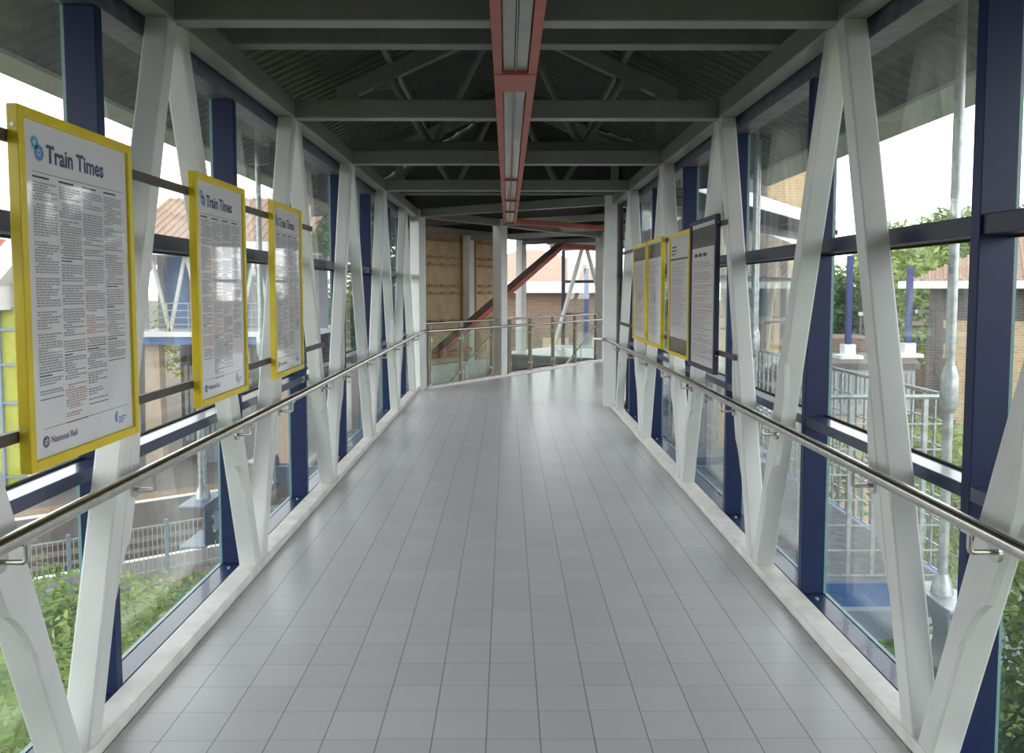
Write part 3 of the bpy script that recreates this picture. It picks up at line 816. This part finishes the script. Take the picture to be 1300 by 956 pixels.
# ------------------------------------------------------------------ outside right: steel platform with grid railing
PT = thing('steel_platform', 'galvanised steel platform with grid railings outside the glazing', 'platform', (2.4, 6.2, -.5))
m = MB(); m.box(1.83, 2.80, 5.0, 9.4, -.24, -.20); obj('deck', m, tread, PT)
m = MB(); m.box(1.83, 2.82, 4.96, 5.0, -.42, -.20); m.box(2.80, 2.84, 5.0, 9.4, -.42, -.20); obj('edge_beam', m, bluep, PT)
def grid_panel(p, q, z0, z1, dv=.072, dh=.075, slope=0):
    m = MB(); p, q = Vector(p), Vector(q); L = (q - p).length; d = (q - p).normalized()
    n = int(L / dv)
    for k in range(n + 1):
        c = p + d * (k * L / n)
        zz = slope * (k / n)
        m.obox(c + Vector((0, 0, z0 + zz)), c + Vector((0, 0, z1 + zz)), .010, .028, up=d)
    nh = int((z1 - z0) / dh)
    for k in range(nh + 1):
        z = z0 + (z1 - z0) * k / nh
        m.obox(p + Vector((0, 0, z)), q + Vector((0, 0, z + slope)), .009, .009)
    m.tube([p + Vector((0, 0, z1 + .01)), q + Vector((0, 0, z1 + slope + .01))], .016, 8)
    for c, zz in ((p, 0), (q, slope)): m.tube([c + Vector((0, 0, z0 - .1 + zz)), c + Vector((0, 0, z1 + zz + .01))], .016, 8)
    return m
obj('grid_railing', grid_panel((1.86, 5.02, 0), (2.80, 5.02, 0), -.17, .97, .145, .147), galv, PT)
obj('grid_railing', grid_panel((2.80, 5.06, 0), (2.80, 9.3, 0), -.17, .97, .145, .147), galv, PT)
ST = thing('outside_stair', 'galvanised outside stair dropping away beyond the steel platform', 'stairs', (3.6, 9.8, -4))
m = MB()
for k in range(20): m.box(2.0 + .27 * k, 2.29 + .27 * k, 9.45, 10.55, -.24 - .17 * k, -.20 - .17 * k)
obj('treads', m, tread, ST)
for y in (9.45, 10.55):
    m = MB(); m.prism([(1.9, y, -.15), (7.6, y, -3.74), (7.6, y, -4.0), (1.9, y, -.41)], (0, .04, 0)); obj('stringer', m, galv, ST)
    obj('grid_railing', grid_panel((2.0, y, 0), (7.4, y, 0), -.17, .90, .15, .15, -3.4), galv, ST)

# ------------------------------------------------------------------ outside right: yellow brick tower with tiled roof
BT = thing('brick_tower', 'yellow brick tower with dark stone quoins and hipped terracotta roof', 'building', (18, 30, -5.5))
TK = at(1140, 362, 24.0); bz = TK.z - .1
ED, EF = Vector((math.sin(TA), math.cos(TA), 0)), Vector((math.cos(TA), -math.sin(TA), 0))
def FB(a, o_, z): return Vector((TK.x, TK.y, 0)) + EF * a + ED * o_ + Vector((0, 0, z))
m = MB(); m.gbox(FB, .85, 11, .9, 10, -5.5, bz - .95); obj('brick_wall', m, brickT, BT)
m = MB(); m.gbox(FB, .83, 11.02, .88, 10.02, bz - .95, bz); obj('render_shade_band', m, stoneT, BT)  # grey render band, with the shade below the eaves put into its colour
m = MB()
rq = random.Random(4)
z = -5.5; k = 0
while z < bz - .95:
    w = .42 if k % 2 else .74
    m.gbox(FB, .79, .85 + w + rq.uniform(-.06, .06), .84, 1.9, z, min(z + .46, bz - .95)); z += .46; k += 1
obj('quoin', m, stoneT, BT)
m = MB(); m.gbox(FB, 0, 13.5, 0, 11, bz, bz + .22); obj('fascia', m, fascia, BT)
m = MB()
a0, a1, ya, yb, ze = .3, 13.2, .1, 10.9, bz + .22
hr = 2.7; ra0, ra1, ry = a0 + 5.4, a1 - 5.4, (ya + yb) / 2
m.add([FB(a0, ya, ze), FB(a1, ya, ze), FB(a1, yb, ze), FB(a0, yb, ze), FB(ra0, ry, ze + hr), FB(ra1, ry, ze + hr)], [(0, 1, 5, 4), (1, 2, 5), (2, 3, 4, 5), (3, 0, 4), (3, 2, 1, 0)])
obj('hipped_roof', m, terra, BT)
m = MB(); k = 0
while True:
    a = a0 + .12 + .2 * k; k += 1
    if a > a1 - .1: break
    f = min(1, (a - a0) / (ra0 - a0), (a1 - a) / (a1 - ra1))
    m.tube([FB(a, ya - .02, ze + .03), FB(a, ya + (ry - ya) * f, ze + hr * f + .03)], .035, 6)
obj('roof_ribs', m, terra, BT, smooth=True)

# low flat-roofed building with cladding, blue masts on it
LB = thing('low_building', 'low flat roofed building with grey cladding and cream wall', 'building', (9, 23, -5.5))
pz = at(1100, 466, 21)
def lbpoly(g, z, h):
    k = MB(); k.prism([(8.2 - g, 21.0 - g, z), (10.75 + g, 21.0 - g, z), (12.35 + g, 24.6 + g, z), (8.2 - g, 24.6 + g, z)], (0, 0, h)); return k
obj('cladding', lbpoly(0, pz.z - 1.25, 1.2), clad, LB)
m = MB()
for k in range(19): m.box(8.22 + .135 * k, 8.26 + .135 * k, 20.97, 21.0, pz.z - .95, pz.z - .18)
obj('cladding_ribs', m, clad, LB)
obj('coping', lbpoly(.08, pz.z - .05, .15), platf, LB)
obj('render_wall', lbpoly(-.12, -5.5, pz.z - 1.25 + 5.5), cream, LB)
m = MB(); m.box(10.2, 12.3, 26.0, 28.5, -5.5, pz.z + .45); obj('brick_annex', m, brickR, LB)
for (px, D, lab) in ((1076, 22.5, 'tall blue mast on a white base, first from the nearer white diagonal'), (1152, 23.0, 'tall blue mast on a white base close to the brick tower')):
    b = at(px, 455, D); t = at(px, 325 if px < 1100 else 338, D)
    M = thing('roof_mast', lab, 'mast', (b.x, D, pz.z + .10), 'blue masts on the low roof')
    m = MB(); m.box(b.x - .07, b.x + .07, D - .07, D + .07, pz.z + .5, t.z); obj('mast_shaft', m, bluepole, M)
    m = MB(); m.box(b.x - .16, b.x + .16, D - .16, D + .16, pz.z + .10, pz.z + .5); m.box(b.x - .32, b.x + .32, D - .3, D + .3, pz.z + .10, pz.z + .2); obj('mast_base', m, fascia, M)
for px, py, D, lab in ((1165, 396, 30, 'white lamp head on a thin post left of the brick quoins, upper one'), (1157, 411, 28, 'white lamp head on a thin post left of the brick quoins, lower one'), (1093, 399, 29, 'small white lamp head beside the nearer white diagonal')):
    p = at(px, py, D)
    M = thing('platform_lamp', lab, 'lamp', (p.x, D, -5.5), 'platform lamps')
    m = MB(); m.tube([(p.x, D, -5.5), (p.x, D, p.z)], .04, 8); obj('lamp_post', m, frameg, M)
    m = MB(); m.box(p.x - .05, p.x + .38, D - .1, D + .1, p.z - .05, p.z + .08); obj('lamp_head', m, fascia, M)

# brown brick stair tower further on the right with white eaves
T = thing('brick_stair_tower', 'brown and yellow brick tower behind the steel posts', 'building', (9.5, 24, -5.5))
m = MB(); m.box(7.95, 9.6, 25.6, 30, -5.5, 6.6); obj('brick_wall', m, brickY, T)
m = MB(); z = -5.5; k = 0
while z < 6.4:
    m.box(7.87, 8.2 + (.3 if k % 2 else 0), 25.52, 26.4, z, z + .5); z += .5; k += 1
obj('quoin', m, stoneq, T)
m = MB(); m.box(7.7, 9.75, 25.1, 30.5, 6.6, 6.85); obj('coping', m, stoneq, T)

# ------------------------------------------------------------------ outside left
T = thing('covered_walkway', 'raised walkway with terracotta roof, white fascia and blue panels across the tracks', 'building', (-11, 31, -5.5))
xl, xr = -13.6, -7.0
m = MB()
def roof_slab(m, y0, z0, y1, z1): m.prism([(xl, y0, z0), (xl, y1, z1), (xl, y1, z1 + .08), (xl, y0, z0 + .08)], (xr - xl, 0, 0))
roof_slab(m, 28.4, 3.30, 32.6, 5.20); roof_slab(m, 36.8, 3.30, 32.6, 5.20); obj('roof', m, terra, T)
m = MB()
for k in range(22): m.obox((xl + .15 + .3 * k, 28.4, 3.40), (xl + .15 + .3 * k, 32.6, 5.30), .09, .05)
obj('roof_ribs', m, terra, T)
m = MB(); m.box(xl - .05, xr + .05, 28.3, 28.4, 2.86, 3.32); m.box(xl - .05, xr + .05, 36.8, 36.9, 2.86, 3.32); obj('fascia', m, fascia, T)
m = MB()
for k in range(5):
    a, b = xl + .2 + 1.25 * k, xl + .2 + 1.25 * (k + 1); mid = (a + b) / 2
    for p, q in ((a, mid), (b, mid)): m.obox((p, 29.0, .1), (q, 29.0, 2.95), .11, .11, up=(0, 1, 0))
m.box(xl, xr, 28.95, 29.05, 2.86, 2.98); obj('lattice', m, white, T)
m = MB(); m.box(xl, xr, 31.4, 31.5, .1, 2.98); obj('back_panel', m, clad, T)
m = MB()
for k in range(3): m.box(xl + .3 + 2.3 * k, xl + 1.2 + 2.3 * k, 31.3, 31.4, .1, 2.9)
obj('blue_panel', m, bluep, T)
m = MB(); m.box(xl, xr, 28.6, 34, -.04, .14); obj('deck', m, fascia, T)
m = MB(); m.box(xl, xr, 28.7, 29.0, -.32, -.04); obj('deck_beam', m, bluep, T)
m = MB()
for z in (.4, .65, .9, 1.15): m.tube([(xl, 28.65, z), (xr, 28.65, z)], .016, 6)
for k in range(9): m.tube([(xl + .75 * k, 28.65, .1), (xl + .75 * k, 28.65, 1.16)], .016, 6)
obj('railing', m, galv, T)
for x in (-12.95, -8.2):
    m = MB(); m.prism([(x - .22, 29.2, -.3), (x + .28, 29.2, -.3), (x + .34, 29.2, -5.5), (x - .32, 29.2, -5.5)], (0, .5, 0)); obj('pier', m, cream, T)
m = MB(); m.box(-13.6, -7.2, 33.4, 34.0, -5.5, -.1); obj('stone_wall', m, stone, T)
m = MB()
for k in range(9): m.box(-12.45 + .16 * k, -12.35 + .16 * k, 30.9 + .1 * k, 31.0 + .1 * k, -4.2, -1.3)
m.box(-12.45, -11.1, 31.9, 32.2, -5.5, -1.35); obj('ribbed_cladding', m, clad, T)
# gabled building with lime panels
T = thing('gabled_hall', 'white gabled hall with lime yellow panels at the picture edge', 'building', (-18, 27, -5.5))
gx = at(29, 400, 24).x
m = MB(); m.box(gx - 9, gx, 24.1, 24.2, -5.5, 1.1); obj('lime_panel', m, limey, T)
m = MB()
for k in range(13): m.box(gx - .12 - .68 * k, gx - .04 - .68 * k, 24.0, 24.12, -5.5, 1.15)
for z in (-4, -2.9, -1.75, -.6, .45, 1.08): m.box(gx - 9, gx, 24.02, 24.12, z - .04, z + .04)
obj('panel_frame', m, frameg, T)
m = MB(); m.box(gx - .02, gx + .30, 23.95, 24.9, -5.5, 2.3); obj('pillar', m, cream, T)
m = MB(); m.box(gx - 9, gx + .2, 24.9, 32, -5.5, 2.0); obj('hall_wall', m, clad, T)
m = MB(); m.prism([(gx - 9.3, 23.3, 1.05), (gx - .35, 23.3, 1.05), (gx - .35, 23.3, 1.75), (gx + .75, 23.3, 3.0), (gx + .75, 23.3, 3.35), (gx + .3, 23.3, 3.35), (gx - .7, 23.3, 2.3), (gx - 9.3, 23.3, 2.3)], (0, 9, 0)); obj('roof_edge', m, fascia, T)

# railway and ground
GZ = -5.5
ground = MB(); ground.box(-500, 500, -500, 500, GZ - .3, GZ)
tag(obj('ground', ground, ballast), 'brown ballasted railway ground below the bridge', 'ground', kind='structure')
ET_ = Vector((.81, .586, 0)); NT_ = Vector((-.586, .81, 0))
def FT(a, o_, z): return Vector((-8.6, 19.3, 0)) + ET_ * a + NT_ * o_ + Vector((0, 0, z))
T = thing('railway_platform', 'railway platform with white edge line on the far side of the tracks', 'platform', FT(0, 6, GZ))
m = MB(); m.gbox(FT, -25, 10, 5.0, 9.5, GZ, GZ + .02 + .75); obj('platform_slab', m, platf, T)
m = MB(); m.gbox(FT, -25, 10, 5.02, 5.30, GZ + .77, GZ + .785); obj('edge_line', m, wline, T)
m = MB(); m.gbox(FT, -25, 10, 5.4, 6.1, GZ + .77, GZ + .78); obj('buff_strip', m, platb, T)
T = thing('railway_platform', 'nearer railway platform behind the mesh fence, white line along its edge', 'platform', FT(0, 0, GZ))
m = MB(); m.gbox(FT, -25, 10, -1.8, .2, GZ, GZ + .6); obj('platform_slab', m, platf, T)
m = MB(); m.gbox(FT, -25, 10, .0, .17, GZ + .6, GZ + .615); obj('edge_line', m, wline, T)
for i, o_ in enumerate((1.6, 3.6)):
    T = thing('railway_track', 'pair of rusty rails %s' % ('next to the mesh fence' if i == 0 else 'next to the far platform edge'), 'railway track', FT(0, o_, GZ), 'tracks below the bridge')
    for d in (-.55, .55):
        m = MB(); m.gbox(FT, -25, 10, o_ + d - .04, o_ + d + .04, GZ, GZ + .16); obj('rail', m, railm, T)
FN = thing('mesh_fence', 'grey mesh fence along the nearer platform', 'fence', FT(0, -1.2, GZ + .6))
for k in range(-4, 8):
    m = MB(); a = k * 2.0
    for j in range(20): m.gbox(FT, a + .1 * j - .008, a + .1 * j + .008, -1.21, -1.19, GZ + .6, GZ + 1.75)
    for z in (.68, 1.72): m.gbox(FT, a, a + 2.0, -1.215, -1.185, GZ + z, GZ + z + .03)
    obj('fence_panel', m, galv, FN)
    m = MB(); m.gbox(FT, a - .04, a + .04, -1.25, -1.17, GZ + .6, GZ + 1.85); obj('fence_post', m, frameg, FN)

# grass banks beside the bridge
def bank(x0, x1, y0, y1, ztop, name, label, seed):
    rnd = random.Random(seed); nx, ny = 22, 30; m = MB()
    for i in range(nx + 1):
        for j in range(ny + 1):
            u, v = i / nx, j / ny
            h = math.sin(math.pi * min(1, max(0, u))) ** .5 * math.sin(math.pi * v) ** .5
            m.v.append(Vector((x0 + (x1 - x0) * u, y0 + (y1 - y0) * v, GZ - .05 + (ztop - GZ) * h + rnd.uniform(-.12, .12))))
    for i in range(nx):
        for j in range(ny):
            a = i * (ny + 1) + j
            m.f.append([a, a + ny + 1, a + ny + 2, a + 1]); m.m.append(0)
    return tag(obj(name, m, grassm, smooth=True), label, 'bank', kind='structure')
bank(-13, -2.0, -8, 15.5, -3.3, 'ground_bank', 'grassy bank under the poster wall', 1)
bank(2.2, 16, -8, 19, -3.0, 'ground_bank', 'grassy bank below the steel platform', 2)

# ------------------------------------------------------------------ planting
def leaf_cloud(rnd, blobs, n, size, m=None):
    m = m or MB()
    tot = sum(b[1] ** 2 for b in blobs)
    for c, r, sq in blobs:
        c = Vector(c)
        for _ in range(int(n * r * r / tot)):
            d = Vector((rnd.gauss(0, 1), rnd.gauss(0, 1), rnd.gauss(0, 1))).normalized()
            p = c + Vector((d.x * r, d.y * r, d.z * r * sq)) * (rnd.uniform(.55, 1.05))
            L = size * rnd.uniform(.6, 1.3); w = L * .42
            ax = Vector((rnd.gauss(0, 1), rnd.gauss(0, 1), rnd.gauss(0, .5) - .2)).normalized()
            up = (d + Vector((0, 0, .9)) + Vector((rnd.gauss(0, .4), rnd.gauss(0, .4), 0)))
            sd = ax.cross(up)
            if sd.length < 1e-4: continue
            sd.normalize(); nn = sd.cross(ax)
            m.add([p - ax * L / 2, p + sd * w / 2 + nn * w * .2, p + ax * L / 2, p - sd * w / 2 + nn * w * .2, p], [(0, 1, 4), (1, 2, 4), (2, 3, 4), (3, 0, 4)])
    return m
def bush(c, r, n, size, mt, label, seed, group):
    rnd = random.Random(seed); c = Vector(c)
    T = thing('bush', label, 'bush', c, group)
    blobs = [(c + Vector((rnd.uniform(-.6, .6) * r, rnd.uniform(-.6, .6) * r, r * rnd.uniform(.5, 1.0))), r * rnd.uniform(.5, .75), .8) for _ in range(7)]
    o = obj('foliage', leaf_cloud(rnd, blobs, n, size), mt, T, recalc=False); o['kind'] = 'stuff'
    m = MB()
    for _ in range(6):
        a = rnd.uniform(0, 6.28); m.tube([c + Vector((0, 0, -.3)), c + Vector((math.cos(a) * r * .3, math.sin(a) * r * .3, r * .6)), c + Vector((math.cos(a) * r * .6, math.sin(a) * r * .6, r * 1.1))], [.03, .02, .008], 6)
    obj('stem', m, bark, T)
def tree(c, h, r, n, size, mt, label, seed, group='trees beyond the bridge'):
    rnd = random.Random(seed); c = Vector(c)
    T = thing('tree', label, 'tree', c, group)
    blobs = [(c + Vector((rnd.uniform(-.7, .7) * r, rnd.uniform(-.7, .7) * r, h * rnd.uniform(.42, .92))), r * rnd.uniform(.38, .62), .85) for _ in range(13)]
    o = obj('crown', leaf_cloud(rnd, blobs, n, size), mt, T, recalc=False); o['kind'] = 'stuff'
    m = MB(); m.tube([c, c + Vector((0, 0, h * .4)), c + Vector((.2, 0, h * .8))], [h * .03, h * .022, h * .006], 8); obj('trunk', m, bark, T)
g1 = 'bushes below the poster wall'
bush((-4.0, 4.4, -2.2), 1.2, 3000, .13, leafb, 'leafy light green bush below the glazing, nearest the big timetable board', 21, g1)
bush((-3.5, 6.4, -2.9), 1.1, 2600, .13, leafb, 'leafy bush below the glazing, just beyond the nearest one', 22, g1)
bush((-5.9, 6.3, -3.1), 1.2, 2600, .13, leafa, 'broad green bush farther out below the poster wall', 23, g1)
bush((-3.75, 8.3, -3.2), 1.2, 2600, .13, leafb, 'light green bush on the bank before the mesh fence', 24, g1)
bush((-3.4, 3.0, -2.6), 1.1, 2600, .13, leafa, 'dark leaved bush tucked close under the nearest bay', 25, g1)
bush((-6.6, 11.6, -4.0), 1.1, 1600, .14, leafa, 'rounded green bush at the foot of the bank by the fence', 26, g1)
bush((-4.3, 10.2, -3.7), 1.15, 2200, .14, leafa, 'green bush on the bank below the far timetable board', 27, g1)
g2 = 'bushes below the steel platform'
bush((3.6, 3.9, -2.5), 1.2, 3000, .12, leafa, 'green bush below the oval hole outrigger', 31, g2)
bush((3.5, 6.2, -2.7), 1.1, 2600, .12, leafc, 'dark bush under the steel platform', 32, g2)
bush((4.3, 5.3, -1.9), 1.3, 3600, .12, leafa, 'tall green bush behind the grid railing corner', 33, g2)
bush((5.2, 8.0, -1.7), 1.4, 3200, .13, leafb, 'light green bush beside the outside stair', 34, g2)
bush((7.4, 11.0, -2.4), 1.6, 3000, .14, leafa, 'green bush beyond the foot of the outside stair', 35, g2)
bush((5.0, 4.4, -1.2), 1.4, 3800, .12, leafb, 'bright bush filling the edge of the view past the navy post', 36, g2)
bush((7.0, 14.0, -2.6), 1.5, 2400, .15, leafb, 'light bush in front of the low cream building', 37, g2)
tree((18.5, 41, GZ), 10.2, 3.6, 9000, .42, leafb, 'broad light green tree left of the brick tower', 41)
tree((25.0, 48, GZ), 12.0, 4.6, 9000, .45, leafa, 'tall green tree rising behind the brick tower roof', 42)
tree((36, 56, GZ), 13.5, 5, 7000, .5, leafc, 'dark tree behind the ridge of the tiled roof', 43)
tree((15.0, 35.5, GZ), 8.0, 2.6, 4200, .36, leafc, 'dark tree close behind the blue masts', 44)
tree((9.0, 46, GZ), 8.5, 3.0, 4200, .36, leafa, 'green tree seen past the navy posts on the tower side', 45)
tree((9.8, 9.0, -4.5), 6.6, 2.2, 5000, .2, leafc, 'tree close to the glazing at the edge of the view', 46)
tree((-23, 40, GZ), 9.2, 4.0, 5000, .42, leafa, 'green tree behind the white gabled hall', 47)
tree((-15, 43, GZ), 9.0, 3.2, 5000, .36, leafb, 'light green tree beyond the covered walkway', 48)
tree((-8, 45, GZ), 9.0, 2.8, 4200, .34, leafa, 'green tree seen between the far white diagonals', 49)
tree((-4.7, 27, GZ), 12.5, 2.0, 6000, .3, leafc, 'tall dark tree close behind the stairwell corner', 50)
T = thing('far_house', 'distant red roofed house beside the tree over the gabled hall', 'house', (-33, 55, GZ))
m = MB(); m.box(-39, -30, 55, 62, GZ, 3.2); obj('house_wall', m, cream, T)
m = MB(); m.prism([(-39.5, 54.5, 3.2), (-29.5, 54.5, 3.2), (-31, 54.5, 5.0), (-38, 54.5, 5.0)], (0, 8, 0)); obj('house_roof', m, redroof, T)

# station building seen through the far end wall: tiled roof, white band, brown brick
p = at(744, 420, 29)
M = thing('platform_mast', 'blue mast standing in front of the far brick hall', 'mast', (p.x, 29, GZ))
m = MB(); m.box(p.x - .08, p.x + .08, 28.92, 29.08, GZ, 2.4); obj('mast_shaft', m, bluepole, M)
m = MB(); m.box(p.x - .2, p.x + .2, 28.8, 29.2, GZ, GZ + .4); obj('mast_base', m, fascia, M)
T = thing('ticket_hall', 'brown brick hall with a pale terracotta roof beyond the far end glazing', 'building', (2, 34, GZ))
m = MB(); m.box(-3, 5.2, 34, 42, GZ, 1.5); obj('brick_wall', m, brickR, T)
m = MB(); m.box(1.5, 2.6, 33.92, 34.1, -3, -.4); obj('lit_door', m, cream, T)
m = MB(); m.box(3.6, 4.6, 33.92, 34.1, -3, -.4); obj('lit_door', m, cream, T)
m = MB(); m.box(-3.4, 5.5, 33.4, 42.5, 1.5, 1.98); obj('fascia', m, fascia, T)
m = MB(); m.add([(-3.4, 33.4, 1.98), (5.5, 33.4, 1.98), (5.5, 42.5, 1.98), (-3.4, 42.5, 1.98), (.6, 38, 3.5), (1.6, 38, 3.5)], [(0, 1, 5, 4), (1, 2, 5), (2, 3, 4, 5), (3, 0, 4), (3, 2, 1, 0)]); obj('hipped_roof', m, terra, T)

# ------------------------------------------------------------------ light: bright overcast sky
w = bpy.data.worlds.new('overcast'); bpy.context.scene.world = w; w.use_nodes = True
nt = w.node_tree; bg = nt.nodes['Background']
tc = nt.nodes.new('ShaderNodeTexCoord'); sp = nt.nodes.new('ShaderNodeSeparateXYZ'); nt.links.new(tc.outputs['Generated'], sp.inputs[0])
rp_ = nt.nodes.new('ShaderNodeValToRGB'); nt.links.new(sp.outputs[2], rp_.inputs['Fac'])
rp_.color_ramp.elements[0].position = .05; rp_.color_ramp.elements[0].color = (.97, .985, 1, 1)
rp_.color_ramp.elements[1].position = .75; rp_.color_ramp.elements[1].color = (.42, .44, .46, 1)
nt.links.new(rp_.outputs['Color'], bg.inputs['Color']); bg.inputs['Strength'].default_value = 3.0

# ------------------------------------------------------------------ camera and view
cam = bpy.data.cameras.new('camera'); co = bpy.data.objects.new('camera', cam); C.objects.link(co)
cam.sensor_width = 36; cam.lens = FPX * 36 / 1300; cam.sensor_fit = 'HORIZONTAL'
cam.shift_y = -(478 - PY0) / 1300
co.location = (0, 0, CAMZ); co.rotation_euler = (math.pi / 2 - PITCH, 0, -YAW)
cam.clip_start = .05; cam.clip_end = 500
sc = bpy.context.scene; sc.camera = co
sc.view_settings.view_transform = 'Standard'; sc.view_settings.look = 'None'
sc.view_settings.exposure = .70; sc.view_settings.gamma = 1; sc.view_settings.use_curve_mapping = False
sc.cycles.max_bounces = 10; sc.cycles.diffuse_bounces = 5; sc.cycles.transparent_max_bounces = 40
